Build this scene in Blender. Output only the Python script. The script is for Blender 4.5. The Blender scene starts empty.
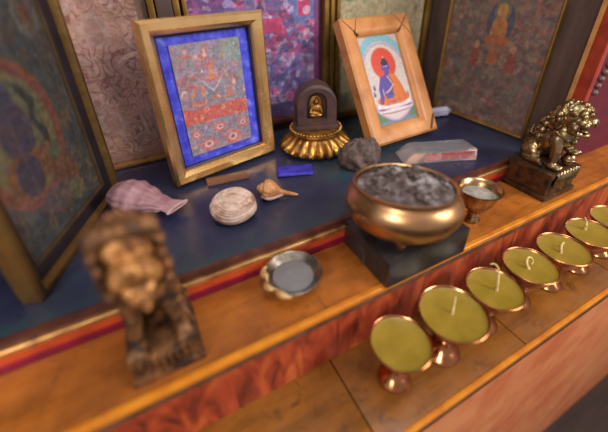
import bpy, bmesh, math, random
import numpy as np
from mathutils import Vector, Matrix, Euler, noise

SC = bpy.context.scene
COL = SC.collection
PI = math.pi

# ------------------------------------------------------------------ helpers
def s2l(c):
    c = c/255.0
    return c/12.92 if c <= 0.04045 else ((c+0.055)/1.055)**2.4
def rgb(r, g, b, a=1.0):
    return (s2l(r), s2l(g), s2l(b), a)

class NT:
    def __init__(self, name):
        self.m = bpy.data.materials.new(name)
        self.m.use_nodes = True
        self.t = self.m.node_tree
        self.bsdf = self.t.nodes['Principled BSDF']
        self.out = self.t.nodes['Material Output']
        self._co = None
    def n(self, typ, **kw):
        x = self.t.nodes.new(typ)
        for k, v in kw.items():
            setattr(x, k, v)
        return x
    def l(self, a, b):
        self.t.links.new(a, b)
    def co(self, scale=(1, 1, 1)):
        if self._co is None:
            self._co = self.n('ShaderNodeTexCoord')
        mp = self.n('ShaderNodeMapping')
        mp.inputs['Scale'].default_value = scale
        self.l(self._co.outputs['Object'], mp.inputs['Vector'])
        return mp.outputs['Vector']
    def noise(self, scale, detail=4, rough=.55, stretch=(1, 1, 1), dist=0):
        x = self.n('ShaderNodeTexNoise')
        x.inputs['Scale'].default_value = scale
        x.inputs['Detail'].default_value = detail
        x.inputs['Roughness'].default_value = rough
        x.inputs['Distortion'].default_value = dist
        self.l(self.co(stretch), x.inputs['Vector'])
        return x.outputs['Fac']
    def voro(self, scale, stretch=(1, 1, 1), feature='F1'):
        x = self.n('ShaderNodeTexVoronoi', feature=feature)
        x.inputs['Scale'].default_value = scale
        self.l(self.co(stretch), x.inputs['Vector'])
        return x
    def ramp(self, fac, stops):
        r = self.n('ShaderNodeValToRGB')
        e = r.color_ramp.elements
        while len(e) < len(stops):
            e.new(0.5)
        for el, (p, c) in zip(e, stops):
            el.position = p
            el.color = c
        self.l(fac, r.inputs['Fac'])
        return r.outputs['Color']
    def mix(self, fac, a, b, blend='MIX'):
        x = self.n('ShaderNodeMix', data_type='RGBA', blend_type=blend)
        for sock, v in ((x.inputs[0], fac), (x.inputs[6], a), (x.inputs[7], b)):
            if hasattr(v, 'is_output'):
                self.l(v, sock)
            else:
                sock.default_value = v
        return x.outputs[2]
    def set(self, **kw):
        for k, v in kw.items():
            s = self.bsdf.inputs[k.replace('_', ' ')]
            if hasattr(v, 'is_output'):
                self.l(v, s)
            else:
                s.default_value = v
        return self
    def bump(self, fac, strength=.3, dist=.001):
        b = self.n('ShaderNodeBump')
        b.inputs['Strength'].default_value = strength
        b.inputs['Distance'].default_value = dist
        self.l(fac, b.inputs['Height'])
        self.l(b.outputs['Normal'], self.bsdf.inputs['Normal'])
        return self

W = (1, 1, 1, 1)
K = (0, 0, 0, 1)

def mat_simple(name, c1, c2, scale=40, rough=.5, metal=0., bump=.15, lo=.35, hi=.65, stretch=(1, 1, 1), detail=4, spec=.5, dist=.0006):
    t = NT(name)
    f = t.noise(scale, detail, .6, stretch)
    c = t.ramp(f, [(lo, rgb(*c1)), (hi, rgb(*c2))])
    t.set(Base_Color=c, Roughness=rough, Metallic=metal)
    t.bsdf.inputs['Specular IOR Level'].default_value = spec
    if bump:
        t.bump(t.noise(scale*2.5, 5, .6, stretch), bump, dist)
    return t.m

def mat_metal(name, c1, c2, rough=.25, scale=30, bump=.08, tar=None, tarlo=.5, tarhi=.7, metal=1.0, tarscale=55):
    t = NT(name)
    f = t.noise(scale, 4, .6)
    c = t.ramp(f, [(.35, rgb(*c1)), (.65, rgb(*c2))])
    if tar:
        g = t.ramp(t.noise(tarscale, 5, .65), [(tarlo, K), (tarhi, W)])
        c = t.mix(g, c, rgb(*tar))
        r = t.ramp(t.noise(tarscale, 5, .65), [(tarlo, (rough,)*3+(1,)), (tarhi, (min(1, rough+.3),)*3+(1,))])
        t.set(Roughness=r)
    else:
        t.set(Roughness=rough)
    t.set(Base_Color=c, Metallic=metal)
    t.bump(t.noise(scale*3, 5, .6), bump, .0005)
    return t.m

M = {}
# painted wood of the altar
def mk_orange(name, base, dark, edge):
    t = NT(name)
    c = t.ramp(t.noise(7, 5, .65), [(.3, rgb(*dark)), (.52, rgb(*base)), (.72, rgb(*edge))])
    grain = t.ramp(t.noise(22, 6, .7, (.35, 3, 3)), [(.38, (.45, .45, .45, 1)), (.55, W)])
    c = t.mix(.55, c, grain, 'MULTIPLY')
    crack = t.ramp(t.noise(30, 8, .75, (1, 1, 1), .8), [(.57, K), (.68, W)])
    crack2 = t.mix(.75, K, crack)
    c = t.mix(crack2, c, rgb(60, 36, 20))
    t.set(Base_Color=c, Roughness=t.ramp(t.noise(35, 4), [(.3, (.22,)*3+(1,)), (.7, (.42,)*3+(1,))]))
    t.bump(t.noise(60, 5), .2, .0006)
    return t.m
M['orange'] = mk_orange('orange_paint', (174, 102, 38), (126, 70, 30), (190, 120, 48))
M['lampshelf'] = mk_orange('amber_brown_paint', (132, 82, 28), (98, 56, 22), (152, 96, 34))
M['yellow'] = mat_simple('yellow_edge_paint', (214, 136, 30), (186, 106, 26), 30, .35, 0, .25)
M['darkedge'] = mat_simple('worn_dark_edge', (78, 52, 40), (112, 78, 60), 45, .45, 0, .3)
def mk_riser():
    t = NT('red_riser_paint')
    c = t.ramp(t.noise(24, 4, .55, (1.6, 1, .5), 1.0), [(.34, rgb(92, 34, 24)), (.52, rgb(164, 66, 38)), (.70, rgb(196, 102, 50))])
    t.set(Base_Color=c, Roughness=.38).bump(t.noise(50, 4), .2, .0006)
    return t.m
M['riser'] = mk_riser()
M['frontred'] = mat_simple('salmon_red_paint', (226, 148, 96), (206, 112, 68), 14, .45, 0, .2)
M['postred'] = mat_simple('post_red_paint', (176, 66, 40), (140, 46, 34), 30, .4, 0, .2)
M['orangered'] = mat_simple('orange_red_paint', (222, 92, 44), (190, 70, 36), 30, .4, 0, .2)
M['crimson'] = mat_simple('crimson_paint', (142, 20, 56), (112, 16, 46), 30, .4, 0, .2)
M['brownedge'] = mat_simple('brown_moulding_paint', (96, 52, 40), (70, 36, 30), 40, .35, 0, .2)
M['tanedge'] = mat_simple('tan_gold_edge_paint', (226, 172, 104), (200, 140, 80), 30, .35, .3, .15)
M['goldtrim'] = mat_metal('gold_painted_trim', (226, 180, 116), (180, 130, 72), .34, 40, .2, (120, 76, 50), .5, .72, metal=.75)
def mk_blue():
    t = NT('dark_blue_shelf_paint')
    c = t.ramp(t.noise(5.5, 4, .6), [(.34, rgb(36, 38, 70)), (.5, rgb(46, 52, 74)), (.66, rgb(48, 70, 76))])
    st = t.ramp(t.noise(28, 6, .7, (1, 1, 1), .6), [(.60, K), (.74, W)])
    c = t.mix(t.mix(.5, K, st), c, rgb(64, 84, 96))
    st2 = t.ramp(t.noise(13, 5, .6), [(.62, K), (.70, W)])
    c = t.mix(t.mix(.6, K, st2), c, rgb(44, 46, 54))
    t.set(Base_Color=c, Roughness=t.ramp(t.noise(20, 4), [(.3, (.22,)*3+(1,)), (.7, (.45,)*3+(1,))]))
    t.bump(t.noise(55, 4), .15, .0005)
    return t.m
M['blue'] = mk_blue()
M['wallbrown'] = mat_simple('dark_brown_wood', (58, 34, 28), (40, 24, 22), 12, .5, 0, .2, stretch=(4, 4, .6))
M['wallgrey'] = mat_simple('worn_brown_panel', (96, 78, 70), (78, 60, 54), 18, .45, 0, .2, stretch=(3, 3, .6))
M['cloth'] = mat_simple('crimson_wall', (104, 12, 34), (82, 8, 28), 60, .8, 0, .3)
M['floor'] = mat_simple('dark_floor_boards', (60, 42, 34), (40, 28, 24), 6, .6, 0, .2, stretch=(.5, 5, 1))
M['roomwall'] = mat_simple('room_wall_plaster', (70, 44, 38), (60, 36, 32), 8, .8, 0, .2)
# metals
M['gold'] = mat_metal('gilded_frame', (246, 206, 142), (222, 172, 106), .27, 20, .03, (176, 126, 74), .56, .80, metal=.92, tarscale=18)
M['gold_dim'] = mat_metal('dull_gilded_strip', (184, 146, 78), (150, 112, 56), .36, 18, .12, (112, 78, 42), .5, .8, metal=.8)
M['brass'] = mat_metal('aged_brass', (214, 172, 124), (190, 142, 98), .31, 14, .05, (156, 108, 74), .52, .80)
M['bowl_brass'] = mat_metal('pale_brass', (196, 164, 120), (150, 118, 80), .26, 30, .06, (96, 74, 58), .5, .75)
M['silver'] = mat_metal('tarnished_silver', (196, 190, 178), (150, 142, 130), .25, 30, .06, (80, 70, 60), .5, .72)
M['copper'] = mat_metal('coppery_lamp_brass', (206, 146, 98), (170, 104, 66), .2, 30, .04, (120, 66, 46), .52, .76)
M['bronze'] = mat_metal('dark_brass_statue', (184, 162, 120), (140, 118, 82), .3, 50, .12, (62, 48, 34), .48, .68, tarscale=60)
M['plinth'] = mat_metal('bronze_plinth', (112, 84, 56), (86, 62, 42), .4, 50, .2, (44, 30, 22), .46, .68, metal=.7)
M['lionbrown'] = mat_metal('brown_gilt_statue', (148, 100, 58), (102, 70, 44), .45, 60, .25, (46, 30, 22), .46, .60, metal=.4, tarscale=75)
M['liongold'] = mat_metal('rubbed_gold_face', (212, 154, 88), (160, 108, 60), .42, 60, .2, (96, 58, 34), .48, .62, metal=.4, tarscale=60)
M['gold_leaf'] = mat_metal('gold_leaf', (214, 166, 86), (168, 118, 56), .3, 50, .25, (98, 62, 36), .48, .7, metal=.9)
# others
M['butter'] = None
def mk_butter():
    t = NT('olive_yellow_butter')
    c = t.ramp(t.noise(40, 4, .6), [(.3, rgb(134, 112, 32)), (.7, rgb(158, 132, 48))])
    t.set(Base_Color=c, Roughness=.3)
    t.bsdf.inputs['Subsurface Weight'].default_value = .15
    t.bsdf.inputs['Subsurface Radius'].default_value = (.006, .005, .002)
    t.bump(t.noise(60, 3), .15, .0006)
    return t.m
M['butter'] = mk_butter()
M['wick'] = mat_simple('cream_cotton_wick', (226, 206, 140), (196, 172, 96), 200, .7, 0, .3)
M['stone'] = None
def mk_stone():
    t = NT('black_veined_stone')
    c = t.ramp(t.noise(9, 6, .7, (1, 1, 1), 1.2), [(.4, rgb(30, 28, 28)), (.62, rgb(50, 50, 52)), (.68, rgb(120, 122, 126)), (.72, rgb(44, 44, 46))])
    t.set(Base_Color=c, Roughness=.33).bump(t.noise(50, 5), .15, .0005)
    return t.m
M['stone'] = mk_stone()
def mk_ash():
    t = NT('incense_ash')
    c = t.ramp(t.noise(34, 8, .70), [(.36, rgb(46, 36, 34)), (.50, rgb(98, 84, 80)), (.60, rgb(150, 144, 146)), (.70, rgb(214, 212, 216))])
    t.set(Base_Color=c, Roughness=.95).bump(t.noise(160, 6), .8, .002)
    return t.m
M['ash'] = mk_ash()
M['tsatsa'] = mat_simple('dark_brown_clay', (84, 58, 54), (60, 42, 42), 50, .5, 0, .25)
M['wood'] = None
def mk_wood():
    t = NT('honey_varnished_wood')
    c = t.ramp(t.noise(14, 6, .65, (1, 1, 1), .6), [(.3, rgb(168, 104, 54)), (.55, rgb(202, 138, 78)), (.75, rgb(218, 158, 98))])
    t.set(Base_Color=c, Roughness=.36).bump(t.noise(60, 4), .1, .0004)
    return t.m
M['wood'] = mk_wood()
M['wooddark'] = mat_simple('dark_corner_key_wood', (110, 58, 30), (90, 46, 26), 60, .45, 0, .2)
M['woodslip'] = mat_simple('plain_brown_wood', (132, 92, 64), (104, 70, 48), 20, .5, 0, .2, stretch=(.5, 4, 4))
M['backing'] = mat_simple('brown_backing_board', (74, 52, 40), (60, 42, 34), 30, .8, 0, .1)
M['blackliner'] = mat_simple('dark_frame_liner', (44, 34, 40), (30, 24, 30), 40, .45, 0, .1)
M['framebrown'] = mat_simple('dark_bronze_frame', (104, 84, 60), (74, 56, 42), 30, .36, .3, .2)
M['framegold'] = mat_metal('old_gold_frame', (156, 122, 68), (124, 94, 54), .36, 18, .12, (92, 68, 42), .5, .8, metal=.75)
def mk_silk():
    t = NT('blue_silk_brocade')
    c = t.ramp(t.noise(55, 4, .6), [(.3, rgb(46, 44, 186)), (.55, rgb(76, 82, 226)), (.75, rgb(140, 152, 246))])
    t.set(Base_Color=c, Roughness=.32)
    t.bsdf.inputs['Sheen Weight'].default_value = .3
    t.bump(t.noise(70, 3, .5), .5, .002)
    return t.m
M['silk'] = mk_silk()
M['bluecloth'] = mat_simple('bright_blue_cloth', (62, 56, 190), (44, 40, 150), 60, .6, 0, .4)
M['conch'] = mat_simple('pinkish_mauve_shell', (176, 138, 144), (140, 98, 106), 45, .42, 0, .3)
M['conchlip'] = mat_simple('pale_shell_lip', (206, 176, 172), (180, 146, 148), 60, .35, 0, .2)
def mk_clam():
    t = NT('cream_clam_shell')
    c = t.ramp(t.noise(45, 5, .65, (1, 2.2, 2.2)), [(.34, rgb(150, 104, 84)), (.48, rgb(206, 176, 158)), (.7, rgb(232, 214, 200))])
    t.set(Base_Color=c, Roughness=.4).bump(t.noise(90, 4), .15, .0005)
    return t.m
M['clam'] = mk_clam()
M['whelk'] = mat_simple('tan_whelk_shell', (214, 160, 104), (180, 120, 72), 60, .4, 0, .25)
M['roughstone'] = mat_simple('grey_brown_rough_stone', (112, 92, 84), (64, 50, 46), 80, .7, 0, .6, dist=.002)
M['white'] = mat_simple('white_stick_surface', (222, 222, 240), (196, 198, 226), 40, .3, 0, .05)
M['bead'] = mat_simple('grey_wooden_bead', (120, 96, 92), (88, 66, 66), 90, .45, 0, .2)
M['string'] = mat_simple('dark_bead_string', (60, 30, 34), (50, 24, 28), 90, .8, 0, 0)
M['petal'] = mat_simple('dried_tan_wax', (206, 166, 110), (164, 122, 76), 90, .45, 0, .3)
def mk_plastic():
    t = NT('clear_plastic')
    t.set(Base_Color=(.95, .94, .97, 1), Roughness=.06, IOR=1.2)
    t.bsdf.inputs['Transmission Weight'].default_value = .9
    return t.m
M['plastic'] = mk_plastic()
def mk_glass():
    t = NT('picture_glass')
    tr = t.n('ShaderNodeBsdfTransparent'); tr.inputs[0].default_value = (.93, .95, .94, 1)
    gl = t.n('ShaderNodeBsdfGlossy'); gl.inputs['Roughness'].default_value = .04
    fr = t.n('ShaderNodeFresnel'); fr.inputs['IOR'].default_value = 1.35
    mx = t.n('ShaderNodeMixShader')
    ge = t.n('ShaderNodeNewGeometry'); inv = t.n('ShaderNodeMath', operation='SUBTRACT'); inv.inputs[0].default_value = 1
    mul = t.n('ShaderNodeMath', operation='MULTIPLY')
    t.l(ge.outputs['Backfacing'], inv.inputs[1]); t.l(inv.outputs[0], mul.inputs[0]); t.l(fr.outputs[0], mul.inputs[1])
    t.l(mul.outputs[0], mx.inputs[0]); t.l(tr.outputs[0], mx.inputs[1]); t.l(gl.outputs[0], mx.inputs[2])
    t.l(mx.outputs[0], t.out.inputs['Surface'])
    return t.m
M['glass'] = mk_glass()
def mk_liquid():
    t = NT('cloudy_water')
    t.set(Base_Color=rgb(120, 120, 122), Roughness=.1)
    t.bump(t.noise(40, 3), .1, .0005)
    return t.m
M['liquid'] = mk_liquid()
M['greyash'] = mat_simple('pale_grey_ash', (176, 170, 160), (132, 126, 118), 90, .85, 0, .4)
M['pinklabel'] = mat_simple('reddish_label', (200, 130, 124), (168, 64, 62), 60, .5, 0, 0, lo=.45, hi=.55, stretch=(1, 1, .6))
def mk_paint():
    t = NT('painted_picture')
    a = t.n('ShaderNodeVertexColor', layer_name='paint')
    f = t.ramp(t.noise(260, 3, .6), [(.3, (.78, .78, .78, 1)), (.7, W)])
    t.set(Base_Color=t.mix(.6, a.outputs['Color'], f, 'MULTIPLY'), Roughness=.55)
    return t.m
M['paint'] = mk_paint()

def empty(name, loc=(0, 0, 0), rot=(0, 0, 0)):
    o = bpy.data.objects.new(name, None)
    o.location = loc
    o.rotation_euler = rot
    o.empty_display_size = .02
    COL.objects.link(o)
    return o
def tag(o, label, cat, group=None, kind=None):
    o['label'] = label
    o['category'] = cat
    if group: o['group'] = group
    if kind: o['kind'] = kind
    return o
def build(name, bm, mat, parent=None, smooth=35, loc=None, rot=None):
    me = bpy.data.meshes.new(name)
    bmesh.ops.recalc_face_normals(bm, faces=bm.faces)
    bm.to_mesh(me)
    bm.free()
    return link(name, me, mat, parent, smooth, loc, rot)
def link(name, me, mat, parent=None, smooth=35, loc=None, rot=None):
    o = bpy.data.objects.new(name, me)
    for m in (mat if isinstance(mat, (list, tuple)) else [mat]):
        me.materials.append(m)
    if smooth:
        me.polygons.foreach_set('use_smooth', [True]*len(me.polygons))
        me.set_sharp_from_angle(angle=math.radians(smooth))
    if parent: o.parent = parent
    if loc: o.location = loc
    if rot: o.rotation_euler = rot
    COL.objects.link(o)
    return o
def struct(o):
    o['kind'] = 'structure'
    return o

def box(bm, x0, x1, y0, y1, z0, z1, bev=0., seg=2, mi=0):
    r = bmesh.ops.create_cube(bm, size=1)
    vs = r['verts']
    for v in vs:
        v.co = Vector(((x0+x1)/2+v.co.x*(x1-x0), (y0+y1)/2+v.co.y*(y1-y0), (z0+z1)/2+v.co.z*(z1-z0)))
    fs = {f for v in vs for f in v.link_faces}
    for f in fs: f.material_index = mi
    if bev:
        es = list({e for v in vs for e in v.link_edges})
        bmesh.ops.bevel(bm, geom=es, offset=bev, segments=seg, affect='EDGES', profile=.6)
    return bm
def BOX(*a, **k):
    return box(bmesh.new(), *a, **k)
def lathe(bm, prof, n=48, fn=None, M4=None, close=True):
    rings = []
    for i, (r, z) in enumerate(prof):
        if r < 1e-6:
            rings.append([bm.verts.new((0, 0, z))])
        else:
            ring = []
            for k in range(n):
                a = 2*PI*k/n
                rr, zz = (r, z) if fn is None else fn(i, r, z, a)
                ring.append(bm.verts.new((rr*math.cos(a), rr*math.sin(a), zz)))
            rings.append(ring)
    for A, B in zip(rings, rings[1:]):
        if len(A) == 1 and len(B) == 1: continue
        for k in range(n):
            k2 = (k+1) % n
            if len(A) == 1: bm.faces.new((A[0], B[k2], B[k]))
            elif len(B) == 1: bm.faces.new((A[k], A[k2], B[0]))
            else: bm.faces.new((A[k], A[k2], B[k2], B[k]))
    if M4 is not None:
        for ring in rings:
            for v in ring: v.co = M4 @ v.co
    return bm
def LATHE(prof, n=48, fn=None, M4=None):
    return lathe(bmesh.new(), prof, n, fn, M4)
def tube(bm, pts, rads, n=10):
    pts = [Vector(p) for p in pts]
    if not hasattr(rads, '__len__'): rads = [rads]*len(pts)
    rings = []
    up = Vector((0.13, .21, .97)).normalized()
    for i, p in enumerate(pts):
        d = (pts[min(i+1, len(pts)-1)]-pts[max(i-1, 0)]).normalized()
        s = d.cross(up)
        if s.length < 1e-3: s = d.cross(Vector((1, 0, 0)))
        s.normalize()
        u = s.cross(d).normalized()
        rings.append([bm.verts.new(p+rads[i]*(math.cos(2*PI*k/n)*s+math.sin(2*PI*k/n)*u)) for k in range(n)])
    for A, B in zip(rings, rings[1:]):
        for k in range(n):
            bm.faces.new((A[k], A[(k+1) % n], B[(k+1) % n], B[k]))
    bm.faces.new(rings[0][::-1]); bm.faces.new(rings[-1])
    return bm
def smoothpath(pts, m=6):
    pts = [Vector(p) for p in pts]
    P = [pts[0]]+pts+[pts[-1]]
    out = []
    for i in range(1, len(P)-2):
        for k in range(m):
            t = k/m
            a, b, c, d = P[i-1], P[i], P[i+1], P[i+2]
            out.append(.5*((2*b)+(c-a)*t+(2*a-5*b+4*c-d)*t*t+(3*b-a-3*c+d)*t**3))
    out.append(pts[-1])
    return out
def ell(bm, c, r, rot=(0, 0, 0), u=20, v=12):
    m = Matrix.Translation(c) @ Euler(rot).to_matrix().to_4x4() @ Matrix.Diagonal((r[0], r[1], r[2], 1)) if hasattr(r, '__len__') else Matrix.Translation(c) @ Matrix.Diagonal((r, r, r, 1))
    bmesh.ops.create_uvsphere(bm, u_segments=u, v_segments=v, radius=1, matrix=m)
    return bm
def cap(bm, p0, r0, p1, r1, n=9):
    p0, p1 = Vector(p0), Vector(p1)
    for i in range(n):
        t = i/(n-1)
        ell(bm, p0.lerp(p1, t), r0+(r1-r0)*t, u=14, v=8)
def remeshed(bm, voxel, smooth_it=4):
    """melts overlapping lumps into one continuous skin"""
    me = bpy.data.meshes.new('tmp'); bm.to_mesh(me); bm.free()
    o = bpy.data.objects.new('tmp', me); COL.objects.link(o)
    r = o.modifiers.new('r', 'REMESH'); r.mode = 'VOXEL'; r.voxel_size = voxel
    s = o.modifiers.new('s', 'SMOOTH'); s.iterations = smooth_it; s.factor = .5
    dg = bpy.context.evaluated_depsgraph_get()
    ev = o.evaluated_get(dg)
    new = bpy.data.meshes.new_from_object(ev)
    bpy.data.objects.remove(o)
    return new
def copy_tree(o, parent=None):
    c = o.copy(); COL.objects.link(c)
    if parent: c.parent = parent
    for ch in list(o.children): copy_tree(ch, c)
    return c

# ------------------------------------------------------------------ painted pictures
class Canvas:
    """a small raster of paint; x 0..1, y 0..asp (y up)"""
    def __init__(self, w, h, step, bg, seed=0):
        self.w, self.h = w, h
        self.asp = h/w
        self.nx = max(12, int(w/step)); self.ny = max(12, int(h/step))
        self.a = np.zeros((self.ny, self.nx, 3)); self.a[:] = bg
        xs = np.linspace(0, 1, self.nx); ys = np.linspace(0, self.asp, self.ny)
        self.X, self.Y = np.meshgrid(xs, ys)
        self.rs = np.random.RandomState(seed)
    def vn(self, f, oct=3, seed=None):
        rs = self.rs if seed is None else np.random.RandomState(seed)
        out = np.zeros_like(self.X); amp = 1; tot = 0
        for o in range(oct):
            gx = int(f*2**o)+3; gy = int(f*2**o*self.asp)+3
            g = rs.rand(gy+1, gx+1)
            x = self.X*f*2**o % (gx-1); y = self.Y*f*2**o % (gy-1)
            xi = x.astype(int); yi = y.astype(int); fx = x-xi; fy = y-yi
            fx = fx*fx*(3-2*fx); fy = fy*fy*(3-2*fy)
            v = (g[yi, xi]*(1-fx)+g[yi, xi+1]*fx)*(1-fy)+(g[yi+1, xi]*(1-fx)+g[yi+1, xi+1]*fx)*fy
            out += amp*v; tot += amp; amp *= .55
        return out/tot
    def put(self, m, col, op=1.):
        m = (m*op)[..., None] if m.dtype != bool else (m.astype(float)*op)[..., None]
        self.a = self.a*(1-m)+np.array(col, float)*m
    def ell(self, cx, cy, rx, ry, col, rot=0, op=1., ring=None):
        c, s = math.cos(rot), math.sin(rot)
        dx, dy = self.X-cx, self.Y-cy
        d = np.sqrt(((dx*c+dy*s)/rx)**2+((-dx*s+dy*c)/ry)**2)
        soft = 1.0/(self.nx*min(rx, ry))
        m = np.clip((1-d)/soft+.5, 0, 1)
        if ring: m = m*np.clip((d-ring)/soft+.5, 0, 1)
        self.put(m, col, op)
    def rect(self, x0, y0, x1, y1, col, op=1.):
        self.put((self.X >= x0) & (self.X <= x1) & (self.Y >= y0) & (self.Y <= y1), col, op)
    def poly(self, pts, col, op=1.):
        ins = np.zeros(self.X.shape, bool)
        n = len(pts)
        for i in range(n):
            (x0, y0), (x1, y1) = pts[i], pts[(i+1) % n]
            if y0 == y1: continue
            cond = ((y0 > self.Y) != (y1 > self.Y)) & (self.X < (x1-x0)*(self.Y-y0)/(y1-y0)+x0)
            ins ^= cond
        self.put(ins, col, op)
    def stroke(self, pts, wd, col, op=1.):
        for (x0, y0), (x1, y1) in zip(pts, pts[1:]):
            dx, dy = x1-x0, y1-y0; L = dx*dx+dy*dy+1e-9
            t = np.clip(((self.X-x0)*dx+(self.Y-y0)*dy)/L, 0, 1)
            d = np.hypot(self.X-x0-t*dx, self.Y-y0-t*dy)
            self.put(np.clip((wd-d)*self.nx+.5, 0, 1), col, op)
    def patches(self, f, cols, op=1., seed=1):
        """irregular daubs of paint, each of one colour, about f of them across"""
        rs = np.random.RandomState(seed)
        n = int(f*f*self.asp)+4
        px, py = rs.rand(n), rs.rand(n)*self.asp
        wx = (self.vn(f*1.1, 2, seed+3)-.5)*1.1/f; wy = (self.vn(f*1.1, 2, seed+4)-.5)*1.1/f
        X = self.X+wx; Y = self.Y+wy
        best = np.full(X.shape, 1e9); idx = np.zeros(X.shape, int)
        for k in range(n):
            d = (X-px[k])**2+((Y-py[k])*1.25)**2
            m = d < best
            best[m] = d[m]; idx[m] = k
        pc = np.array(cols, float)[rs.randint(0, len(cols), n)]
        pc = pc*(.85+.3*rs.rand(n, 1))
        c = pc[idx]
        self.a = self.a*(1-op)+c*op
    def grain(self, amp, f=40, seed=5):
        self.a = np.clip(self.a*(1+amp*(self.vn(f, 3, seed)[..., None]-.5)*2), 0, 255)
    def figure(self, x, y, s, halo, body, robe, head=None, lotus=None):
        self.ell(x, y+.55*s, .62*s, .8*s, halo)
        self.ell(x, y+1.05*s, .34*s, .36*s, robe)
        self.ell(x, y-.12*s, .62*s, .17*s, lotus or halo)
        self.ell(x, y+.1*s, .55*s, .2*s, robe)
        self.ell(x, y+.45*s, .27*s, .42*s, body)
        self.stroke([(x-.2*s, y+.6*s), (x-.42*s, y+.3*s), (x-.1*s, y+.15*s)], .07*s, body)
        self.stroke([(x+.2*s, y+.6*s), (x+.42*s, y+.3*s), (x+.1*s, y+.15*s)], .07*s, body)
        self.ell(x, y+1.02*s, .17*s, .2*s, head or body)
    def crowd(self, n, smin, smax, pal, seed=2, region=None):
        rs = random.Random(seed)
        x0, y0, x1, y1 = region or (0, 0, 1, self.asp)
        for _ in range(n):
            s = rs.uniform(smin, smax)
            x, y = rs.uniform(x0, x1), rs.uniform(y0, y1)
            if rs.random() < .5:
                self.figure(x, y, s, rs.choice(pal), rs.choice(pal), rs.choice(pal))
            else:
                c = rs.choice(pal)
                for k in range(4):
                    self.ell(x+rs.uniform(-s, s), y+rs.uniform(-.4, .4)*s, s*rs.uniform(.25, .5), s*rs.uniform(.18, .35), c if k < 3 else rs.choice(pal), rs.uniform(-.5, .5))
    def mesh(self, name, parent, mat=None, loc=None, rot=None, thick=.0006, x0=0, z0=0):
        """print in the local XZ plane, facing -Y, with a thin sheet behind it"""
        nx, ny = self.nx, self.ny
        X = x0+self.X*self.w; Z = z0+self.Y*self.w
        co = np.stack([X, np.zeros_like(X), Z], -1).reshape(-1, 3)
        back = np.array([[x0, thick, z0], [x0+self.w, thick, z0], [x0+self.w, thick, z0+self.asp*self.w], [x0, thick, z0+self.asp*self.w]])
        co = np.vstack([co, back])
        i = np.arange(nx*ny).reshape(ny, nx)
        q = np.stack([i[:-1, :-1], i[:-1, 1:], i[1:, 1:], i[1:, :-1]], -1).reshape(-1, 4)
        B = nx*ny
        faces = q.tolist()+[[B+3, B+2, B+1, B]]
        faces += [[i[0, 0], B, B+1, i[0, -1]], [i[0, -1], B+1, B+2, i[-1, -1]], [i[-1, -1], B+2, B+3, i[-1, 0]], [i[-1, 0], B+3, B, i[0, 0]]]
        faces = [[int(k) for k in f] for f in faces]
        me = bpy.data.meshes.new(name)
        me.from_pydata(co.tolist(), [], faces)
        ca = me.color_attributes.new('paint', 'FLOAT_COLOR', 'POINT')
        c = np.clip(self.a, 0, 255)/255.
        lin = np.where(c <= .04045, c/12.92, ((c+.055)/1.055)**2.4).reshape(-1, 3)
        lin = np.vstack([lin, np.full((4, 3), .15)])
        ca.data.foreach_set('color', np.hstack([lin, np.ones((len(lin), 1))]).astype(np.float32).ravel())
        return link(name, me, mat or M['paint'], parent, 0, loc, rot)

def ringframe(bm, w, h, prof, x0=0, z0=0):
    """mitred rectangular moulding; prof = [(inset, y)], first to last, closed"""
    loops = []
    for d, y in prof:
        loops.append([bm.verts.new((x0+d, y, z0+d)), bm.verts.new((x0+w-d, y, z0+d)), bm.verts.new((x0+w-d, y, z0+h-d)), bm.verts.new((x0+d, y, z0+h-d))])
    for A, B in zip(loops, loops[1:]+loops[:1]):
        for k in range(4):
            bm.faces.new((A[k], A[(k+1) % 4], B[(k+1) % 4], B[k]))
    return bm
def RING(*a, **k):
    return ringframe(bmesh.new(), *a, **k)

# ------------------------------------------------------------------ levels of the altar (metres)
Z3, Z2, Z1 = -.027, .072, .112
Y3, Y2, Y1, YB = .1045, .21, .303, .596
XL, XR = -.42, .648

altar = tag(empty('altar', (0, 0, -.75)), 'stepped painted altar with dark blue top shelf, orange middle step and amber lamp ledge', 'altar')
D = .75
def apart(name, bm, mat, smooth=35):
    o = build(name, bm, mat, altar, smooth)
    return o
apart('upper_shelf', BOX(XL, XR, Y1+.002, YB+.03, Z1+D-.012, Z1+D), M['blue'])
apart('shelf_edge', BOX(XL, XR, Y1-.004, Y1+.002, Z1+D-.010, Z1+D+.0005, .0015), M['brownedge'])
apart('gold_moulding', BOX(XL, XR, Y1-.008, Y1+.002, Z1+D-.017, Z1+D-.0095, .0028, 3), M['goldtrim'])
apart('orange_band', BOX(XL, XR, Y1-.004, Y1+.006, Z2+D+.009, Z1+D-.016, .001), M['orangered'])
apart('crimson_band', BOX(XL, XR, Y1-.0055, Y1+.006, Z2+D, Z2+D+.010, .001), M['crimson'])
apart('upper_riser_core', BOX(XL, XR, Y1+.006, Y1+.02, Z2+D, Z1+D-.012), M['brownedge'])
apart('middle_step', BOX(XL, 1.35, Y2+.005, Y1+.02, Z2+D-.012, Z2+D), M['orange'])
apart('yellow_edge', BOX(XL, 1.35, Y2-.003, Y2+.005, Z2+D-.0075, Z2+D+.0008, .0022, 3), M['yellow'])
apart('dark_edge', BOX(XL, 1.35, Y2-.002, Y2+.006, Z2+D-.017, Z2+D-.0072, .0015), M['darkedge'])
apart('red_riser', BOX(XL, 1.35, Y2+.002, Y2+.014, D+Z3, Z2+D-.012), M['riser'])
bm = bmesh.new()
js = [XL, -.10, .135, .3725, .61, .85, 1.1, 1.35]
for a, b in zip(js, js[1:]):
    box(bm, a+.0007, b-.0007, Y3+.004, Y2+.012, D+Z3-.014, D+Z3, .0012)
apart('lamp_ledge', bm, M['lampshelf'])
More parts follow.
